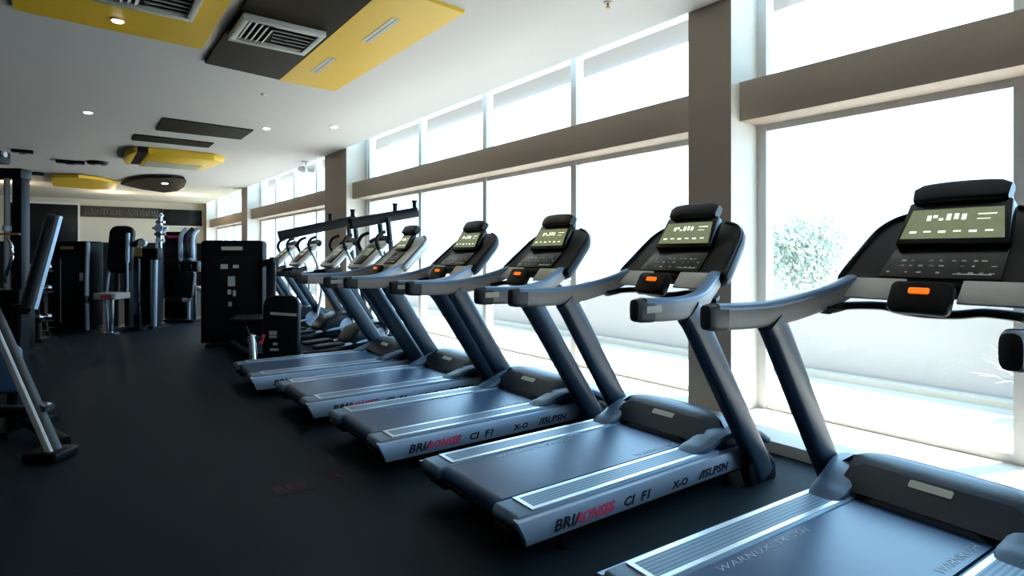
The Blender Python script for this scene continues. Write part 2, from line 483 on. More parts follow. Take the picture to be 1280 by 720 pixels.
    path = curve([(1.30, .415, 1.135), (1.40, .36, 1.155), (1.43, .20, 1.165), (1.42, .10, 1.15), (1.41, 0, 1.145), (1.42, -.10, 1.15), (1.43, -.20, 1.165), (1.40, -.36, 1.155), (1.30, -.415, 1.135)], 4)
    sweep(bm, [p - Vector((0, 0, .03)) for p in path], oval(.055, .020, 14, 3.2), (0, 0, 1))
    bar = obj('crossbar', bm, M_black, t)
    for s in (-1, 1):
        bm = NB(); slab(bm, [(s*-.11, 0), (s*-.37, 0), (s*-.38, .075), (s*-.33, .125), (s*-.11, .125)][::(1 if s < 0 else -1)], frame_mtx((1.375, 0, 1.165), (0, -1, 0), (.55, 0, .62)), .014); bev(bm, .004)
        obj('storage_tray', bm, M_frame, bar)
    bm = NB(); mt = frame_mtx((1.33, 0, 1.175), (0, -1, 0), (.45, 0, .75))
    slab(bm, rrect(.24, .15, .03), mt, .05); bev(bm, .012, 2)
    pod = obj('control_pod', bm, M_black, t)
    bm = NB(); mt2 = frame_mtx(Vector((1.33, 0, 1.175)) + (mt.to_3x3() @ Vector((0, .022, .049))), (0, -1, 0), (.45, 0, .75))
    slab(bm, rrect(.080, .028, .006), mt2, .012); bev(bm, .003, 1)
    ob = obj('stop_button', bm, M_orange, pod); ob['label'] = 'orange stop button'
    # console housing
    L = CON_L
    out = []
    hw0, hw1 = .425, .335
    base = [(-hw0+.03, -.02), (hw0-.03, -.02)]
    rightside = [(.435, .005), (.437, .045), (.412, .20), (.388, .34), (.365, .41), (.325, .465), (.275, .50), (.20, L)]
    out = base + rightside + [(-u, v) for u, v in rightside[::-1]]
    bm = NB(); slab(bm, out, con_mtx(0, -.055), .055); bev(bm, .014, 3)
    con = obj('console', bm, shell, t)
    # raised rim around the face
    mt = con_mtx(0, .002)
    for sgn in (1, -1):
        pts = curve([mt @ Vector((sgn*u*.955, v*.96+.008, 0)) for u, v in rightside], 4)
        bm = NB(); sweep(bm, pts, oval(.012, .012, 8, 2), (mt.to_3x3() @ Vector((0, 0, 1))))
        obj('console_rim', bm, M_slate if silver else M_black, con)
    if not silver:
        pass
    ku = .62 if silver else 1.0
    # keypad block, screen holder, screen, visor
    bm = NB(); slab(bm, [(-.24*ku, .02), (.24*ku, .02), (.225*ku, .22), (-.225*ku, .22)], con_mtx(0, 0), .014); bev(bm, .006)
    kp = obj('keypad', bm, M_blackg, con)
    bm = NB(); mt = con_mtx(0, .0145)
    rnd = random.Random(3)
    for row, v in enumerate((.055, .10, .135)):
        for k in range(11):
            u = -.20*ku + k*.04*ku + rnd.uniform(-.006, .006)
            if rnd.random() < .3: continue
            w_, h_ = rnd.uniform(.008, .022), rnd.uniform(.004, .012)
            slab(bm, [(u-w_/2, v-h_/2), (u+w_/2, v-h_/2), (u+w_/2, v+h_/2), (u-w_/2, v+h_/2)], mt, .001)
    slab(bm, [(.06*ku, .045), (.20*ku, .045), (.20*ku, .052), (.06*ku, .052)], mt, .001)
    obj('keypad_print', bm, M_whitep, con)
    # screen block tilted a little more upright
    SV = Vector((.24, 0, .40)).normalized(); SO = CON_O + CON_V*.255 + Vector((0, -1, 0)).cross(CON_V)*.045
    sm = frame_mtx(SO, (0, -1, 0), SV)
    bm = NB(); slab(bm, [(-.225*ku, -.03), (.225*ku, -.03), (.205*ku, .215), (-.205*ku, .215)], frame_mtx(SO - sm.col[2].to_3d()*.06, (0, -1, 0), SV), .06); bev(bm, .012)
    scr = obj('screen_housing', bm, M_blackg, con)
    sm2 = frame_mtx(SO + sm.col[2].to_3d()*.001, (0, -1, 0), SV)
    bm = NB(); slab(bm, [(-.205*ku, 0), (.205*ku, 0), (.180*ku, .165), (-.180*ku, .165)], sm2, .002)
    obj('screen', bm, M_lcd, con)
    sm3 = frame_mtx(SO + sm.col[2].to_3d()*.0035, (0, -1, 0), SV)
    bm = NB()
    def seg(u0, u1, v0, v1):
        u0 *= ku; u1 *= ku
        slab(bm, [(u0, v0), (u1, v0), (u1+.0, v1), (u0, v1)], sm3, .0006)
    for u, v0, v1 in ((-.11, .10, .13), (-.085, .115, .131), (-.06, .10, .112), (-.03, .10, .136), (.0, .104, .136), (.03, .10, .132)): seg(u, u+.018, v0, v1)
    for k in range(6): seg(-.17+k*.06, -.17+k*.06+.03, .03+.004*(k % 2), .042)
    seg(.09, .16, .125, .131); seg(.09, .14, .10, .104)
    obj('screen_print', bm, M_lcdw, con)
    bm = NB()
    pts = [SO + SV*.205 + Vector((.0, y, .0)) + Vector((.0, 0, .010*(1-(y/.19)**2))) for y in [ -.19+.38*k/10 for k in range(11)]]
    sweep(bm, [p + sm.col[2].to_3d()*(-.012) + SV*.045 for p in pts], oval(.040, .056, 18, 4.5), SV, [(.7, .72), (.97, .97)] + [1]*7 + [(.97, .97), (.7, .72)])
    obj('visor', bm, M_dark, con)
    # pale rear shell
    bm = NB(); slab(bm, [(u*.97, v*.97) for u, v in out], con_mtx(0, -.085), .03); bev(bm, .012, 2)
    obj('console_back', bm, M_slate if not silver else M_shell, con)
    for ch in t.children:
        if ch.name.split('.')[0] in ('belt', 'deck_base', 'side_panel', 'foot_rail', 'end_cap', 'motor_hood', 'hood_wing', 'foot'):
            for q in [ch] + list(ch.children): q.data.transform(Matrix.Diagonal((1, 1.06, 1, 1)))
        if ch.name.split('.')[0] in ('crossbar', 'control_pod'):
            for q in [ch] + list(ch.children): q.data.transform(Matrix.Translation((.13, 0, 0)))
    return t

TY = [(1.495, 1.033, -4.1), (1.541, 2.464, -1.4), (1.483, 3.797, -.9), (1.437, 5.037, -.6), (1.327, 6.311, -2.0)]
t1 = treadmill('treadmill', 'black treadmill in front of the widest clear pane, handrails cut by the frame', (TY[0][0], TY[0][1], 0), TY[0][2])
dup(t1, (TY[1][0], TY[1][1], 0), TY[1][2], 'black treadmill beside the taupe pier, its whole silver side panel lettered')
dup(t1, (TY[2][0], TY[2][1], 0), TY[2][2], 'third black treadmill counted from the near end of the row')
dup(t1, (TY[3][0], TY[3][1], 0), TY[3][2], 'fourth black treadmill, standing next to the white-console one')
treadmill('treadmill', 'treadmill with silver-white console at the far end of the deck row', (TY[4][0], TY[4][1], 0), TY[4][2], True)

# ------------------------------------------------------------------ cross trainers beyond the treadmills
def trainer(label, loc, beam):
    t = thing('cross_trainer', label, 'cross trainer', loc, 0, 'cross trainers beyond the treadmills')
    bm = NB(); box(bm, 0, 1.38, -.06, .06, .03, .11); box(bm, .0, .08, -.28, .28, .0, .05); box(bm, 1.28, 1.38, -.30, .30, .0, .06); bev(bm, .01)
    obj('base_frame', bm, M_dark, t)
    bm = NB(); xz([(.55, .08), (.50, .22), (.62, .38), (.85, .46), (1.10, .46), (1.30, .36), (1.38, .20), (1.37, .08)], -.24, .24, bm); bev(bm, .05, 3)
    h = obj('drive_housing', bm, M_dark, t)
    for s in (-1, 1):
        bm = NB(); cyl(bm, (.95, s*.245-.006, .25), .13, .012, 'y', 20); obj('crank_cover', bm, M_silver, h)
        bm = NB(); xz([(.05, .17), (.42, .19), (.44, .22), (.40, .23), (.05, .21)], s*.12, s*.30, bm); bev(bm, .01)
        pd = obj('pedal', bm, M_black, t)
        bm = NB(); tube(bm, [(.10, s*.21, .16), (.60, s*.22, .20), (.95, s*.27, .25)], .02, 8); obj('pedal_link', bm, M_silver, pd)
        bm = NB(); sweep(bm, [(1.22, s*.25, .10), (.90, s*.25, .62), (.60, s*.25, 1.10)], oval(.06, .032, 12, 3), (0, 1, 0)); obj('upright', bm, M_up, t)
        bm = NB(); sweep(bm, curve([(.20, s*.30, 1.06), (.45, s*.31, 1.05), (.62, s*.28, 1.07), (.85, s*.20, 1.14)], 4), oval(.028, .045, 12, 3), (0, 0, 1)); obj('handrail', bm, M_black, t)
        # moving arm, pale lower tube and black curved top
        bm = NB(); sweep(bm, curve([(1.00, s*.33, .30), (1.08, s*.33, .75), (1.02, s*.33, 1.15), (.90, s*.32, 1.45)], 4), oval(.022, .034, 10, 2.4), (0, 1, 0))
        a = obj('moving_arm', bm, M_shell, t)
        bm = NB(); tube(bm, curve([(.90, s*.32, 1.44), (.86, s*.31, 1.54), (.90, s*.29, 1.64), (1.0, s*.27, 1.69)], 4), .026, 8); obj('grip', bm, M_black, a)
    bm = NB(); tube(bm, curve([(.58, .25, 1.10), (.72, .16, 1.12), (.75, 0, 1.12), (.72, -.16, 1.12), (.58, -.25, 1.10)], 4), .03, 8); obj('crossbar', bm, M_black, t)
    V = Vector((.40, 0, .40)).normalized(); O = Vector((.72, 0, 1.16))
    out = [(-.30, 0), (.30, 0), (.33, .12), (.30, .44), (.20, .54), (-.20, .54), (-.30, .44), (-.33, .12)]
    bm = NB(); slab(bm, out, frame_mtx(O, (0, -1, 0), V), .06); bev(bm, .02, 3); c = obj('console', bm, M_shell, t)
    n = Vector((0, -1, 0)).cross(V)
    bm = NB(); slab(bm, [(-.13, .06), (.13, .06), (.15, .44), (-.15, .44)], frame_mtx(O + n*.06, (0, -1, 0), V), .014); bev(bm, .005); obj('screen_bezel', bm, M_dark, c)
    bm = NB(); slab(bm, [(-.11, .22), (.11, .22), (.12, .36), (-.12, .36)], frame_mtx(O + n*.0745, (0, -1, 0), V), .002); obj('screen', bm, M_lcd, c)
    bm = NB(); pts = [O + V*(.50+.08*math.cos(k*math.pi/12-math.pi/2)) + n*.05 + Vector((0, .31*math.sin(k*math.pi/12-math.pi/2), 0)) for k in range(13)]
    sweep(bm, pts, oval(.045, .035, 8), n); obj('visor', bm, M_black, c)
    if beam:
        x0, z0, x1, z1 = beam
        bm = NB(); sweep(bm, [(x0, 0, z0), (x1, 0, z1)], oval(.07, .075, 12, 4), (0, 0, 1))
        bmn = obj('overhead_beam', bm, M_black, t)
        dx, dz = x1-x0, z1-z0
        for f in (.66, .97):
            x, z = x0+dx*f, z0+dz*f
            bm = NB(); tube(bm, [(x, 0, z), (x, 0, z+.16)], .032, 10); cyl(bm, (x, 0, z+.15), .04, .03, 'z', 12)
            obj('beam_grip', bm, M_black, bmn)
        for y in (-.14, .14):
            bm = NB(); sweep(bm, [(1.28, y, .36), (1.22, y, .9), (1.10, y, z0+dz*(1.10-x0)/dx)], oval(.03, .045, 10, 3), (0, 1, 0)); obj('beam_post', bm, M_dark, t)
    return t
EX = 2.36
trainer('cross trainer next to the white-console treadmill, long black beam above it', (EX, 7.60, 0), (.62, 1.80, 1.62, 2.00))
trainer('cross trainer with black beam above, in front of the wide taupe pier', (EX+.10, 9.05, 0), (-.02, 1.66, 1.16, 1.94))
trainer('cross trainer without overhead beam, just past the pier', (EX, 10.45, 0), None)
trainer('farthest cross trainer, half hidden by the leg machine tower', (EX, 11.75, 0), None)

# ------------------------------------------------------------------ weight machines
def tower(t, w, d, h, label_m=M_gold, r=.06):
    """selectorised weight tower, front face towards local -y"""
    bm = NB(); slab(bm, [(u, v+h/2+.03) for u, v in rrect(w, h-.06, [r, r, .02, .02])], frame_mtx((0, -d/2, 0), (1, 0, 0), (0, 0, 1)), -d); bev(bm, .02, 2)
    s = obj('weight_tower', bm, M_shroud, t)
    bm = NB(); slab(bm, [(u, v+h*.48) for u, v in rrect(w*.82, h*.74, .03)], frame_mtx((0, -d/2-.012, 0), (1, 0, 0), (0, 0, 1)), .014); bev(bm, .004); obj('tower_panel', bm, M_shroud2, s)
    bm = NB(); slab(bm, [(u, v+h*.925) for u, v in rrect(w*.34, .055, .006)], frame_mtx((0, -d/2-.001, 0), (1, 0, 0), (0, 0, 1)), .006); obj('label_plate', bm, label_m, s)
    bm = NB(); box(bm, -w*.42, w*.42, -d/2-.04, d/2+.04, 0, .05); bev(bm, .01); obj('tower_foot', bm, M_black, t)
    return s

def pad(bm, w, l, th, mtx, r=.05):
    slab(bm, rrect(w, l, r), mtx, th); bev(bm, min(.02, th*.35), 3)

# leg machine with tower, seat and tall back pad
t = thing('leg_machine', 'black leg machine with weight tower and striped back pad', 'weight machine', (1.92, 9.55, 0), -24)
s = tower(t, .86, .34, 1.59, M_label)
for (u, v, w_, h_) in ((-.10, 1.20, .10, .07), (.06, 1.20, .08, .05), (0, .98, .10, .15), (-.03, .82, .05, .07), (.04, .80, .04, .09), (-.02, .64, .05, .07)):
    bm = NB(); box(bm, u-w_/2, u+w_/2, -.2005, -.1955, v-h_/2, v+h_/2); obj('decal', bm, M_whitep, s)
bm = NB(); sweep(bm, curve([(.42, -.1, 1.24), (.60, -.2, 1.28), (.58, -.25, 1.29), (.64, -.32, 1.28)], 4), oval(.05, .055, 10, 3)); obj('lever_arm', bm, M_dark, t)
bm = NB(); sweep(bm, [(.57, -.30, .05), (.57, -.29, 1.26)], oval(.07, .07, 10, 4), (0, 1, 0)); obj('lever_post', bm, M_dark, t)
def LM(x, y):   # world to leg-machine local
    v = Vector((x-1.92, y-9.55)); a = R(24); return v.x*math.cos(a)-v.y*math.sin(a), v.x*math.sin(a)+v.y*math.cos(a)
bx, by = LM(2.13, 7.72)
m0 = frame_mtx((bx, by, .47), (math.cos(R(-14)), math.sin(R(-14)), 0), (0, .10, .99))
bm = NB(); slab(bm, rrect(.47, .76, [.14, .14, .04, .04], 6), m0, .10); bev(bm, .03, 3); bp = obj('back_pad', bm, M_padv, t)
bm = NB(); slab(bm, [(-.13, .13), (.21, .11), (.21, .145), (-.13, .165)], frame_mtx(m0 @ Vector((0, 0, .10)), m0.col[0].to_3d(), m0.col[1].to_3d()), .004); obj('pad_stripe', bm, M_whitep, bp)
bm = NB()
for u, v, w_, h_ in ((-.09, -.10, .10, .05), (-.09, -.15, .10, .03), (-.06, -.24, .06, .03), (-.07, -.31, .11, .03)):
    slab(bm, [(u-w_/2, v-h_/2), (u+w_/2, v-h_/2), (u+w_/2, v+h_/2), (u-w_/2, v+h_/2)], frame_mtx(m0 @ Vector((0, 0, .10)), m0.col[0].to_3d(), m0.col[1].to_3d()), .003)
obj('pad_label', bm, M_whitep, bp)
sx, sy = LM(1.83, 8.15)
bm = NB(); pad(bm, .42, .40, .09, frame_mtx((sx, sy, .47), (1, 0, 0), (0, 1, .06))); obj('seat', bm, M_padv, t)
px_, py_ = LM(1.78, 7.76)
bm = NB(); tube(bm, [(px_, py_, .0), (px_-.04, py_+.10, .34)], .05, 12); cyl(bm, (px_, py_, 0), .08, .02); obj('seat_post', bm, M_chrome, t)
bm = NB(); tube(bm, [(px_-.04, py_+.10, .34), (sx-.04, sy, .47)], .025, 8); box(bm, px_-.10, px_+.10, py_+.06, py_+.13, .26, .34); obj('post_bracket', bm, M_chrome, t)
bm = NB(); box(bm, px_+.06, px_+.16, py_+.04, py_+.08, .24, .28); box(bm, px_+.09, px_+.13, py_+.04, py_+.08, .28, .36); obj('adjuster_knob', bm, M_red, t)
bm = NB(); sweep(bm, [(sx, sy-.1, .06), (0, -.2, .06)], oval(.05, .04, 10, 4)); sweep(bm, [(bx, by+.05, .06), (sx, sy-.1, .06)], oval(.05, .04, 10, 4)); sweep(bm, [(bx, by+.06, .03), (bx, by+.08, .4)], oval(.04, .04, 10, 4), (0, 1, 0)); obj('base_frame', bm, M_black, t)

# back-left group
x, y = at(95, 10.6)
t = thing('weight_machine', 'black weight tower with gold plate and pale side tubes, behind the tilted bench pad', 'weight machine', (x, y, 0), -40, 'weight machines along the back')
tower(t, .74, .4, 1.62)
for s in (-1, 1):
    bm = NB(); tube(bm, curve([(s*.40, -.22, .02), (s*.42, -.26, .5), (s*.41, -.24, 1.1), (s*.39, -.20, 1.6)], 4), .035, 8); obj('guide_tube', bm, M_silver if s > 0 else M_dark, t)
bm = NB(); box(bm, .26, .31, -.235, -.205, .90, 1.05); obj('notice', bm, M_whitep, t)
bm = NB(); tube(bm, [(-.1, -.22, .15), (-.1, -.22, 1.3)], .012, 8); obj('cable', bm, M_silver, t)

x, y = at(140, 10.1)
t = thing('weight_machine', 'seat machine with rounded black headrest and pale seat on a steel post', 'weight machine', (x, y, 0), -40, 'weight machines along the back')
bm = NB(); tube(bm, [(0, -.02, 0), (0, 0, .62)], .035, 12); cyl(bm, (0, -.02, 0), .14, .02); obj('seat_post', bm, M_chrome, t)
bm = NB(); pad(bm, .42, .40, .11, frame_mtx((0, 0, .60), (1, 0, 0), (0, 1, 0))); obj('seat', bm, M_towel, t)
bm = NB(); box(bm, -.05, .14, -.20, -.198, .62, .68); obj('seat_stripe', bm, M_red, t)
bm = NB(); pad(bm, .44, .86, .10, frame_mtx((-.02, .30, 1.46), (1, 0, 0), (0, .1, .99)), .14); obj('back_pad', bm, M_padv, t)
bm = NB(); tube(bm, [(.16, .16, 1.24), (.17, .16, 1.76)], .035, 10); tube(bm, [(.16, .16, .70), (.16, .16, 1.24)], .02, 10); obj('grip_bar', bm, M_silver, t)
bm = NB(); tube(bm, curve([(.20, .25, 1.55), (.38, .2, 1.62), (.52, .1, 1.56)], 4), .05, 8); obj('arm', bm, M_black, t)
bm = NB(); cyl(bm, (.50, .05, 1.58), .07, .06, 'y', 14); obj('arm_cap', bm, M_shell, t)
bm = NB(); sweep(bm, [(0, .42, 0), (0, .42, 1.5)], oval(.05, .07, 10, 4), (0, 1, 0)); box(bm, -.3, .3, .36, .50, 0, .06); box(bm, -.04, .04, 0, .42, .02, .08); obj('frame', bm, M_black, t)
for s in (-1, 1):
    bm = NB(); tube(bm, curve([(s*.30, .3, 0), (s*.30, .25, .6), (s*.26, .3, 1.3)], 4), .028, 8); obj('side_post', bm, M_silver if s < 0 else M_dark, t)

x, y = at(180, 11.0)
t = thing('weight_machine', 'wide black station with gold plated top rail, between the headrest machine and the steel mast', 'weight machine', (x, y, 0), -38, 'weight machines along the back')
tower(t, .50, .4, 1.40, M_shroud)
bm = NB(); box(bm, -.42, .44, -.30, -.10, 1.28, 1.50); bev(bm, .03, 3); tr = obj('top_rail', bm, M_shroud, t)
bm = NB(); box(bm, -.10, .16, -.312, -.298, 1.34, 1.50); obj('label_plate', bm, M_gold, tr)
bm = NB(); box(bm, -.09, .00, -.30, -.26, 1.50, 1.56); box(bm, .06, .14, -.30, -.26, 1.50, 1.60); obj('rail_fitting', bm, M_label, tr)
for s, mm in ((-1, M_dark), (1, M_silver)):
    bm = NB(); tube(bm, [(s*.36, -.25, 0), (s*.36, -.22, 1.30)], .04, 10); obj('front_post', bm, mm, t)
bm = NB(); box(bm, -.05, .05, -.26, -.22, .25, 1.1); obj('slot_trim', bm, M_slate, t)
bm = NB(); box(bm, -.45, .40, -.34, .16, 0, .04); obj('base_frame', bm, M_black, t)

x, y = at(200.5, 11.42)
t = thing('cable_mast', 'slim steel mast with pulleys beside the wide black station', 'weight machine', (x, y, 0), -38)
bm = NB(); tube(bm, [(0, 0, 0), (0, 0, 2.2)], .035, 10); cyl(bm, (0, 0, 0), .09, .03); obj('mast', bm, M_chrome, t)
for i, (z, w_) in enumerate(((2.15, .05), (2.02, .08), (1.90, .15), (1.78, .11), (1.66, .08))):
    bm = NB(); cyl(bm, (-.01, -.06, z), w_*.55, .035, 'y', 16); box(bm, -w_, w_, -.03, .03, z-.02, z+.02); obj('pulley', bm, M_chrome if i % 2 else M_silver, t)
bm = NB(); box(bm, -.045, .045, -.045, .045, .5, 1.2); obj('mast_sleeve', bm, M_dark, t)

x, y = at(229, 12.1)
t = thing('weight_machine', 'black cable station with red plate under the dark wall box', 'weight machine', (x, y, 0), -36, 'weight machines along the back')
tower(t, .46, .4, 1.85, M_shroud).location = (-.05, 0, 0)
bm = NB(); box(bm, -.22, .08, -.212, -.20, 1.72, 1.77); obj('name_plate', bm, M_red, t)
for xx, mm in ((-.36, M_silver), (.10, M_silver), (.24, M_dark), (.34, M_silver)):
    bm = NB(); tube(bm, curve([(xx, -.26, .75), (xx, -.28, 1.3), (xx-.01, -.24, 1.75), (xx+.05, -.15, 1.90)], 4), .045 if mm is M_silver else .06, 8); obj('front_post', bm, mm, t)
bm = NB(); box(bm, -.46, .46, -.32, -.14, 1.02, 1.24); bev(bm, .03); obj('cross_rail', bm, M_black, t)
bm = NB(); pad(bm, .38, .55, .10, frame_mtx((.22, -.30, .75), (1, 0, 0), (0, .2, .98)), .08); obj('back_pad', bm, M_padv, t)
bm = NB(); pad(bm, .36, .40, .09, frame_mtx((.16, -.48, .42), (1, 0, 0), (0, 1, 0)), .06); obj('seat', bm, M_padv, t)
for xx, mm in ((-.36, M_silver), (.30, M_silver), (.42, M_dark)):
    bm = NB(); tube(bm, [(xx, -.34, .0), (xx-.04, -.28, .75)], .03, 8); obj('leg', bm, mm, t)
bm = NB(); box(bm, -.24, .46, -.46, .26, 0, .05); obj('base_frame', bm, M_black, t)

# tall cable tower at the left edge
x, y = at(4, 7.9)
t = thing('cable_tower', 'tall black cable tower at the left edge with grey post and amber bar', 'cable machine', (x, y, 0), -30)
bm = NB(); box(bm, -.30, .26, -.06, .16, 2.42, 2.56); bev(bm, .015); obj('header', bm, M_black, t)
bm = NB(); box(bm, .14, .26, -.05, .12, .05, 2.42); bev(bm, .01); obj('side_post', bm, M_black, t)
bm = NB(); box(bm, -.30, -.18, -.05, .12, .05, 2.42); bev(bm, .01); obj('side_post', bm, M_black, t)
bm = NB(); tube(bm, [(.06, -.02, .05), (.06, -.02, 2.42)], .035, 10); obj('guide_rod', bm, M_hgrey, t)
bm = NB(); cyl(bm, (.06, -.02, 1.70), .05, .07); obj('rod_collar', bm, M_whitep, t)
bm = NB(); tube(bm, [(-.36, -.10, 1.66), (.30, -.14, 1.655)], .014, 8); obj('pull_bar', bm, M_amber, t)
for xx in (-.02, .16):
    bm = NB(); tube(bm, curve([(xx, -.14, 1.60), (xx+.06, -.17, 1.48), (xx+.06, -.17, 1.32), (xx-.02, -.15, 1.12), (xx-.05, -.12, 1.0)], 4), .02, 8); obj('pull_handle', bm, M_chrome, t)
bm = NB(); box(bm, -.32, .28, -.12, .20, .05, .9); bev(bm, .02); obj('weight_stack', bm, M_shroud, t)
bm = NB(); box(bm, -.36, .32, -.3, .3, 0, .05); obj('base_frame', bm, M_black, t)

x, y = at(47, 9.2)
t = thing('dumbbell_stand', 'small stand of steel dumbbells half hidden behind the tilted bench pad', 'stand', (x, y, 0), -40)
bm = NB(); box(bm, -.22, .22, -.18, .18, 0, .05); tube(bm, [(0, 0, .05), (0, 0, 1.25)], .03, 8); obj('stand_frame', bm, M_black, t)
for z in (.40, .86, 1.20):
    bm = NB(); box(bm, -.16, .16, -.12, .12, z-.1, z-.07); obj('shelf', bm, M_black, t)
for z in (.40, .86, 1.20):
    for xx in (-.09, .09):
        bm = NB(); cyl(bm, (xx, -.11, z), .05, .07, 'y', 14); cyl(bm, (xx, -.04, z), .02, .09, 'y', 10); cyl(bm, (xx, .05, z), .05, .07, 'y', 14); bev(bm, .006)
        o = obj('dumbbell', bm, M_chrome, None, None); o.location = (x, y, -.0195); o.rotation_euler = (0, 0, R(-40))
        tag(o, {.40: 'steel dumbbell on the low shelf of the small stand', .86: 'steel dumbbell on the middle shelf of the small stand', 1.20: 'steel dumbbell on the top shelf of the small stand'}[z] + (', left of its pair' if xx < 0 else ', right of its pair'), 'dumbbell', 'steel dumbbells on the stand')

# left foreground: incline bench machine, built about the foot of its right leg
t = thing('incline_bench', 'black tilted bench machine with pale-edged pad and silver leg, cut by the left edge', 'exercise bench', (-.45, 4.75, 0), -37.07)
def scr(px, py, d):      # point on the sight line at depth d, in the bench's own axes
    u = (px-640)/720*d; z = H - (py-318)/720*d
    xw, yw = at(px, d)
    v = Vector((xw+.45, yw-4.75)); a = R(YAW)
    return Vector((v.x*math.cos(a)-v.y*math.sin(a), v.x*math.sin(a)+v.y*math.cos(a), z))
a0, a1 = scr(55, 274, 4.6), scr(22, 392, 4.4)
ax = (a0-a1).normalized(); c = (a0+a1)/2
mt = frame_mtx(c + Vector((-.10, .20, 0)), Vector((-.66, .75, 0)) - ax*Vector((-.66, .75, 0)).dot(ax), ax); L = (a0-a1).length
bm = NB(); slab(bm, rrect(.44, L+.06, [.10, .10, .04, .04], 5), frame_mtx(mt @ Vector((0, 0, -.045)), mt.col[0].to_3d(), mt.col[1].to_3d()), .065); bev(bm, .02, 3)
bp = obj('back_pad', bm, M_padv, t)
bm = NB(); sweep(bm, [mt @ Vector((-.215, -L/2, .032)), mt @ Vector((-.215, L/2, .032))], oval(.022, .022, 8, 3), (0, 1, 0)); obj('pad_edge', bm, M_silver, bp)
f0, f1 = scr(2, 415, 4.1), scr(70, 572, 3.87)
f1.z = .03
bm = NB(); sweep(bm, [f0 + (f0-f1)*.25, f0, f1], oval(.035, .05, 12, 3.4), (0, 1, 0)); lg = obj('leg', bm, M_dark, t)
off = Vector((.012, -.050, 0))
bm = NB(); sweep(bm, [f0 + (f0-f1)*.25 + off, f1 + off + (f0-f1)*.03], oval(.024, .016, 8, 3), (0, 1, 0)); obj('leg_strip', bm, M_shell, lg)
bm = NB(); box(bm, f1.x-.16, f1.x+.07, f1.y-.10, f1.y+.12, 0, .07); bev(bm, .02, 3); obj('foot', bm, M_black, t)
k0 = f0*.35+f1*.65
bm = NB(); cyl(bm, k0 + Vector((.02, .04, .02)), .03, .04, 'x', 14); cyl(bm, k0 + Vector((.06, .04, .02)), .02, .02, 'x', 14); obj('knob', bm, M_chrome, t)
bm = NB(); sweep(bm, [k0 + Vector((-.02, .05, -.02)), k0 + Vector((-.9, .08, -.02))], oval(.04, .04, 10, 4)); obj('cross_brace', bm, M_dark, t)
s0 = scr(10, 470, 4.3)
bm = NB(); slab(bm, [(-.75, -.15), (.17, -.15), (.02, .20), (-.08, .26), (-.75, .26)], frame_mtx(s0 + Vector((-.02, .05, 0)), (1, 0, 0), (0, .45, .9)), .08); bev(bm, .02, 3); obj('seat', bm, M_blue, t)
p1 = mt @ Vector((0, -L/2+.05, -.04))
bm = NB(); sweep(bm, [p1, Vector((p1.x-.05, p1.y, .04))], oval(.045, .06, 10, 4), (0, 1, 0)); box(bm, p1.x-.35, p1.x+.15, p1.y-.3, p1.y+.2, 0, .05); obj('rear_post', bm, M_black, t)
bm = NB(); sweep(bm, [(p1.x-.05, p1.y, .12), (f1.x-.1, f1.y+.2, .05)], oval(.04, .04, 10, 4)); obj('base_rail', bm, M_black, t)

# worn red print on the floor
t = thing('floor_sticker', 'worn red printed floor sticker beside the treadmill ends', 'floor sticker', (1.04, 3.52, .001), -2)
bm = NB(); box(bm, -.14, .10, -.10, .10, 0, .0012)
obj('sticker_sheet', bm, mat('worn_sticker', (.011, .0125, .019), .6, var=.3, scale=40, spec=.15), t)
lettering('sticker_lettering', 'RES', .12, mat('faded_red', (.11, .013, .036), .6, var=.5, scale=40, spec=.15), t, frame_mtx((-.13, -.05, .0016), (1, 0, 0), (0, 1, 0)), 0, 1, .0003)
lettering('sticker_lettering', 'R', .14, mat('faded_red', (.16, .02, .05), .6), t, frame_mtx((.20, -.03, .0016), (1, 0, 0), (0, 1, 0)), 0, 1, .0003)

# ------------------------------------------------------------------ ceiling fittings
def ceil_panel(name, label, poly, m, th=.03, z=CZ):
    cx = sum(p[0] for p in poly)/len(poly); cy = sum(p[1] for p in poly)/len(poly)
    bm = NB(); xy([(px-cx, py-cy) for px, py in poly], -th, 0, bm)
    o = obj(name, bm, m, None, (cx, cy, z)); tag(o, label, 'ceiling panel'); return o
ceil_panel('ceiling_panel', 'yellow ceiling panel at upper left carrying a grille and one lamp', [(-.45, 3.2), (1.0, 3.2), (1.0, 6.5), (-.42, 6.4)], M_yellow)
ceil_panel('ceiling_panel', 'glossy brown ceiling panel between the two large yellow panels', [(1.10, 3.6), (1.905, 3.6), (1.905, 7.08), (1.10, 6.95)], M_brown)
p2 = ceil_panel('ceiling_panel', 'long yellow ceiling panel beside the brown one, two slim slots in it', [(1.91, 4.12), (2.64, 4.17), (2.60, 7.15), (1.91, 7.13)], M_yellow)
for (x0, y0, y1) in ((2.19, 4.62, 5.30), (2.10, 5.95, 6.55)):
    bm = NB(); cx, cy, cz = p2.location
    box(bm, x0-cx, x0+.035-cx, y0-cy, y1-cy, -.033, -.029); box(bm, x0+.045-cx, x0+.08-cx, y0-cy, y1-cy, -.034, -.029); obj('slot_diffuser', bm, M_vent, p2)
ceil_panel('ceiling_panel', 'long dark strip on the ceiling, the larger of the pair', [(1.05, 10.2), (2.36, 10.3), (2.36, 11.25), (1.05, 11.25)], M_brown2, .02)
ceil_panel('ceiling_panel', 'narrow dark strip on the ceiling nearest the yellow air unit', [(.80, 11.9), (2.04, 11.94), (2.04, 12.5), (.80, 12.5)], M_brown2, .02)
def ceil_at(px, py, z=CZ):
    d = (z-H)*720/(318-py); return at(px, d)
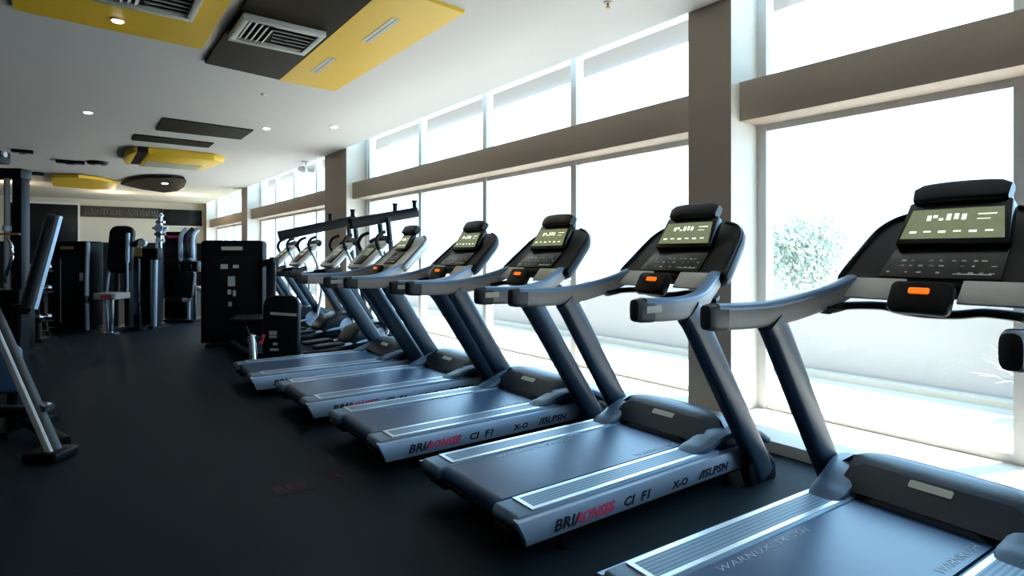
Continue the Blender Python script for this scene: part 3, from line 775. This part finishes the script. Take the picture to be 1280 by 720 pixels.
pf = ceil_panel('ceiling_panel', 'yellow slab hung low over the back machines', [ceil_at(a, b, 3.36) for a, b in ((64, 222), (98, 222), (124, 225), (147, 230), (144, 236.5), (112, 236.5), (66, 232.5))], M_yellow, .08, 3.44)
bm = NB(); box(bm, -.3, .3, -.3, .3, 0, .03); obj('panel_hanger', bm, M_black, pf)
pe = ceil_panel('ceiling_panel', 'brown rounded slab hung beside the far yellow one with a lamp below', [ceil_at(a, b, 3.37) for a, b in ((151, 231), (164, 226), (185, 222.5), (215, 222.5), (230, 224), (233, 228), (230, 234), (222, 239), (205, 241), (178, 237))], M_brown2, .06, 3.43)
bm = NB(); box(bm, -.3, .3, -.3, .3, 0, .04); obj('panel_hanger', bm, M_black, pe)

def vent(label, x0, x1, y0, y1, z):
    cx, cy = (x0+x1)/2, (y0+y1)/2; w, h = x1-x0, y1-y0
    t = thing('ceiling_vent', label, 'vent', (cx, cy, z))
    bm = NB(); f = .055
    for a in ((-w/2, w/2, -h/2, -h/2+f), (-w/2, w/2, h/2-f, h/2), (-w/2, -w/2+f, -h/2+f, h/2-f), (w/2-f, w/2, -h/2+f, h/2-f)):
        box(bm, a[0], a[1], a[2], a[3], -.05, 0)
    bev(bm, .006); obj('vent_frame', bm, M_vent, t)
    bm = NB(); box(bm, -w/2+f, w/2-f, -h/2+f, h/2-f, -.012, -.002); obj('duct_back', bm, M_black, t)
    # three fields of blades meeting at a corner
    bm = NB(); n = 6; iw, ih = w-2*f, h-2*f
    for k in range(n):
        y = -ih/2 + ih*(k+.5)/n
        m = Matrix.Translation((.10, y, -.028)) @ Matrix.Rotation(R(35), 4, 'X')
        box(bm, -.13+.05*0 + (.16 - .05*(k)) * -.3, iw/2-.10, -.020, .020, -.003, .003, m)
    for k in range(5):
        x = -iw/2 + .03 + k*.05
        m = Matrix.Translation((x, 0, -.028)) @ Matrix.Rotation(R(-35), 4, 'Y')
        box(bm, -.016, .016, -ih/2 + .02 + .03*k, ih/2-.02, -.003, .003, m)
    obj('blade', bm, M_vent, t)
    return t
vent('square air grille in the glossy brown ceiling panel', 1.13, 1.84, 5.28, 5.93, CZ-.03)
vent('square air grille in the upper left yellow panel', .10, .80, 5.02, 5.66, CZ-.03)

# yellow ceiling air unit
t = thing('ceiling_air_unit', 'yellow ceiling air unit with rounded end and grey louvre', 'air conditioner', (1.65, 14.2, CZ))
bm = NB(); out = [(-.55, -1.02), (.62, -.98), (.86, -.70), (.80, .1), (.62, .95), (-.55, .98)]
xy(out, -.14, 0, bm); bev(bm, .03, 2); obj('unit_body', bm, M_yellow, t)
bm = NB(); xy([(-.72, -1.0), (-.72, .98)] + [(-.72 - .16*math.sin(k*math.pi/8), .98*math.cos(k*math.pi/8)) for k in range(1, 8)], -.13, 0, bm); bev(bm, .02, 2); obj('end_cap', bm, M_yellow, t)
bm = NB(); box(bm, -.72, -.55, -.98, .96, -.10, 0); obj('end_slot', bm, M_black, t)
bm = NB()
for k in range(5): box(bm, -.48, .55, .05+k*.16, .14+k*.16, -.155, -.135)
obj('louvre', bm, M_vent, t)

def downlight(label, x, y, z=CZ, lit=True, k=1.0):
    t = thing('downlight', label, 'ceiling light', (x, y, z), 0, 'ceiling downlights')
    bm = NB(); cyl(bm, (0, 0, -.012), .075*k, .012, 'z', 24); obj('ring', bm, M_frame_w, t)
    bm = NB(); cyl(bm, (0, 0, -.018), .052*k, .006, 'z', 20); obj('lamp', bm, M_lamp if lit else M_vent, t)
def ceil_at(px, py, z=CZ):
    d = (z-H)*720/(318-py); return at(px, d)
for px, py, lab in ((110, 140, 'lit downlight in the grey ceiling left of the dark strips'), (333, 160, 'downlight at the right tip of the larger dark strip'),
                    (418, 158, 'downlight closest to the window pocket'), (330, 118, 'small downlight beyond the tip of the long yellow panel'), (93, 220.5, 'lit downlight just in front of the far yellow slab')):
    downlight(lab, *ceil_at(px, py), CZ, px != 330, .5 if px == 330 else .9)
x, y = ceil_at(147, 25, CZ-.03); downlight('lit lamp set in the upper left yellow panel', x, y, CZ-.03, True, .7)
x, y = ceil_at(206, 229, 3.37)
downlight('bright lamp under the brown rounded slab', x, y, 3.37, True, 1.3)

def speaker(label, px, py, w, ring):
    x, y = ceil_at(px, py)
    t = thing('ceiling_speaker', label, 'ceiling speaker', (x, y, CZ), 0, 'black ceiling fittings')
    bm = NB()
    if ring:
        cyl(bm, (0, 0, -.07), w*.85, .07, 'z', 20, w)
    else:
        box(bm, -w, w, -w*.5, w*.5, -.06, 0)
    bev(bm, .012, 2); obj('speaker_body', bm, M_black, t)
    bm = NB(); cyl(bm, (0, 0, -.082), w*.3, .012, 'z', 14); obj('speaker_cone', bm, M_vent if ring else M_dark, t)
speaker('flat black fitting on the ceiling farthest left', 28, 187.5, .17, False)
speaker('long black fitting beside the round one on the ceiling', 88, 201, .26, False)
speaker('round black fitting with a pale centre on the ceiling', 122, 202, .22, True)
speaker('flat black fitting right above the tall cable tower', 36, 215, .30, False)
x, y = ceil_at(2, 182)
t = thing('projector', 'dark projector with bright lens hung at the left edge of the ceiling', 'projector', (x, y, CZ), -30)
bm = NB(); box(bm, -.22, .02, -.1, .22, -.34, -.10); bev(bm, .03, 3); obj('projector_body', bm, M_black, t)
bm = NB(); tube(bm, [(-.1, .05, -.1), (-.1, .05, 0)], .03, 8); obj('projector_mount', bm, M_black, t)
bm = NB(); cyl(bm, (.02, .0, -.17), .055, .05, 'x', 16); obj('projector_lens', bm, M_whitep, t)
# sprinklers and the clamp lamp at the pocket edge
for px, py, lab in ((760, 3, 'brass sprinkler head in the ceiling near the tall pier'),):
    x, y = ceil_at(px, py)
    t = thing('ceiling_sprinkler', lab, 'sprinkler', (x, y, CZ+.004))
    bm = NB(); cyl(bm, (0, 0, -.01), .035, .01); obj('sprinkler_plate', bm, M_vent, t)
    bm = NB(); cyl(bm, (0, 0, -.05), .010, .04); cyl(bm, (0, 0, -.055), .022, .005); obj('sprinkler_head', bm, M_gold, t)
t = thing('spot_fixture', 'small grey spotlight cluster at the pocket edge above the far bay', 'spotlight', (4.12, 13.15, CZ))
bm = NB(); tube(bm, [(0, 0, 0), (0, 0, -.10)], .02, 8); cyl(bm, (0, 0, -.02), .09, .02); obj('spot_stem', bm, M_frame, t)
for dx in (-.16, .05):
    bm = NB(); cyl(bm, (dx, 0, -.17), .05, .12, 'x', 14, .075); obj('spot_head', bm, M_frame, t)

# ------------------------------------------------------------------ back wall fittings
t = thing('wall_banner', 'long dark banner with pale script high on the cream back wall', 'banner', (1.43, YB, 3.0))
bm = NB(); box(bm, -1.33, 1.32, -.03, -.002, -.20, .22); obj('banner_board', bm, mat('banner_black', (.02, .018, .012), .5), t)
bm = NB(); rb = random.Random(5); pts = []
for k in range(150):      # one flowing illegible handwritten line
    f = k/149; h_ = .07 + .06*abs(math.sin(k*.23 + 1.1*math.sin(k*.11)))
    pts.append((-1.22 + 2.42*f + .035*math.sin(k*1.05 + .6), -.036, .01 + h_*math.sin(k*.95 + .7*math.sin(k*.31))))
sweep(bm, curve(pts, 3), oval(.007, .011, 6, 2), (0, 1, 0))
obj('banner_script', bm, mat('banner_print', (.20, .18, .12), .5), t)
t = thing('wall_panel', 'tall dark panel with grey top edge on the back wall left of the banner', 'wall panel', (-.75, YB, 2.5))
bm = NB(); box(bm, -1.15, .78, -.12, -.002, -.85, .72); bev(bm, .01); obj('panel_board', bm, M_black, t)
bm = NB(); box(bm, -1.15, .78, -.14, -.002, .72, .80); obj('panel_cap', bm, M_frame, t)
bm = NB(); box(bm, .78, .84, -.14, -.002, -.85, .80); obj('panel_edge', bm, M_frame_w, t)
t = thing('wall_panel', 'black box panel on the back wall right of the banner', 'wall panel', (3.45, YB, 2.87))
bm = NB(); box(bm, -.68, .70, -.14, -.002, -.34, .33); bev(bm, .01); obj('panel_board', bm, M_black, t)
bm = NB(); box(bm, -.68, .70, -.145, -.13, -.37, -.33); obj('panel_edge', bm, M_frame_w, t)

# ------------------------------------------------------------------ light
w = bpy.data.worlds.new('sky'); scene.world = w; w.use_nodes = True
bg = w.node_tree.nodes['Background']; bg.inputs['Color'].default_value = (.40, .71, 1.0, 1); bg.inputs['Strength'].default_value = 1.0
sun = bpy.data.lights.new('sun', 'SUN'); sun.energy = 3.2; sun.angle = R(.6); sun.color = (1, .96, .9)
so = bpy.data.objects.new('sun', sun); COL.objects.link(so)
so.rotation_euler = Vector((-.42, .16, -1.0)).to_track_quat('-Z', 'Y').to_euler()
for a, b, _ in bays:
    l = bpy.data.lights.new('window_portal', 'AREA'); l.shape = 'RECTANGLE'; l.size = 3.6; l.size_y = b-a; l.cycles.is_portal = True
    o = bpy.data.objects.new('window_portal', l); COL.objects.link(o); o.location = (4.77, (a+b)/2, 1.91)
    o.rotation_euler = Vector((-1, 0, 0)).to_track_quat('-Z', 'Y').to_euler()
for (x, y, z, e) in ((1.0, 23.5, 3.1, 12), (3.0, 23.0, 3.1, 9), (-1.5, 22.0, 3.1, 8)):
    l = bpy.data.lights.new('warm_downlight', 'POINT'); l.energy = e*.45; l.color = (1, .86, .62); l.shadow_soft_size = .08
    o = bpy.data.objects.new('warm_downlight', l); COL.objects.link(o); o.location = (x, y, z)

scene.view_settings.view_transform = 'Standard'; scene.view_settings.look = 'None'
scene.view_settings.gamma = 1; scene.view_settings.use_curve_mapping = False
scene.view_settings.exposure = 2.65
scene.cycles.use_denoising = True
scene.cycles.max_bounces = 8; scene.cycles.diffuse_bounces = 5; scene.cycles.transparent_max_bounces = 16
scene.cycles.sample_clamp_indirect = 8
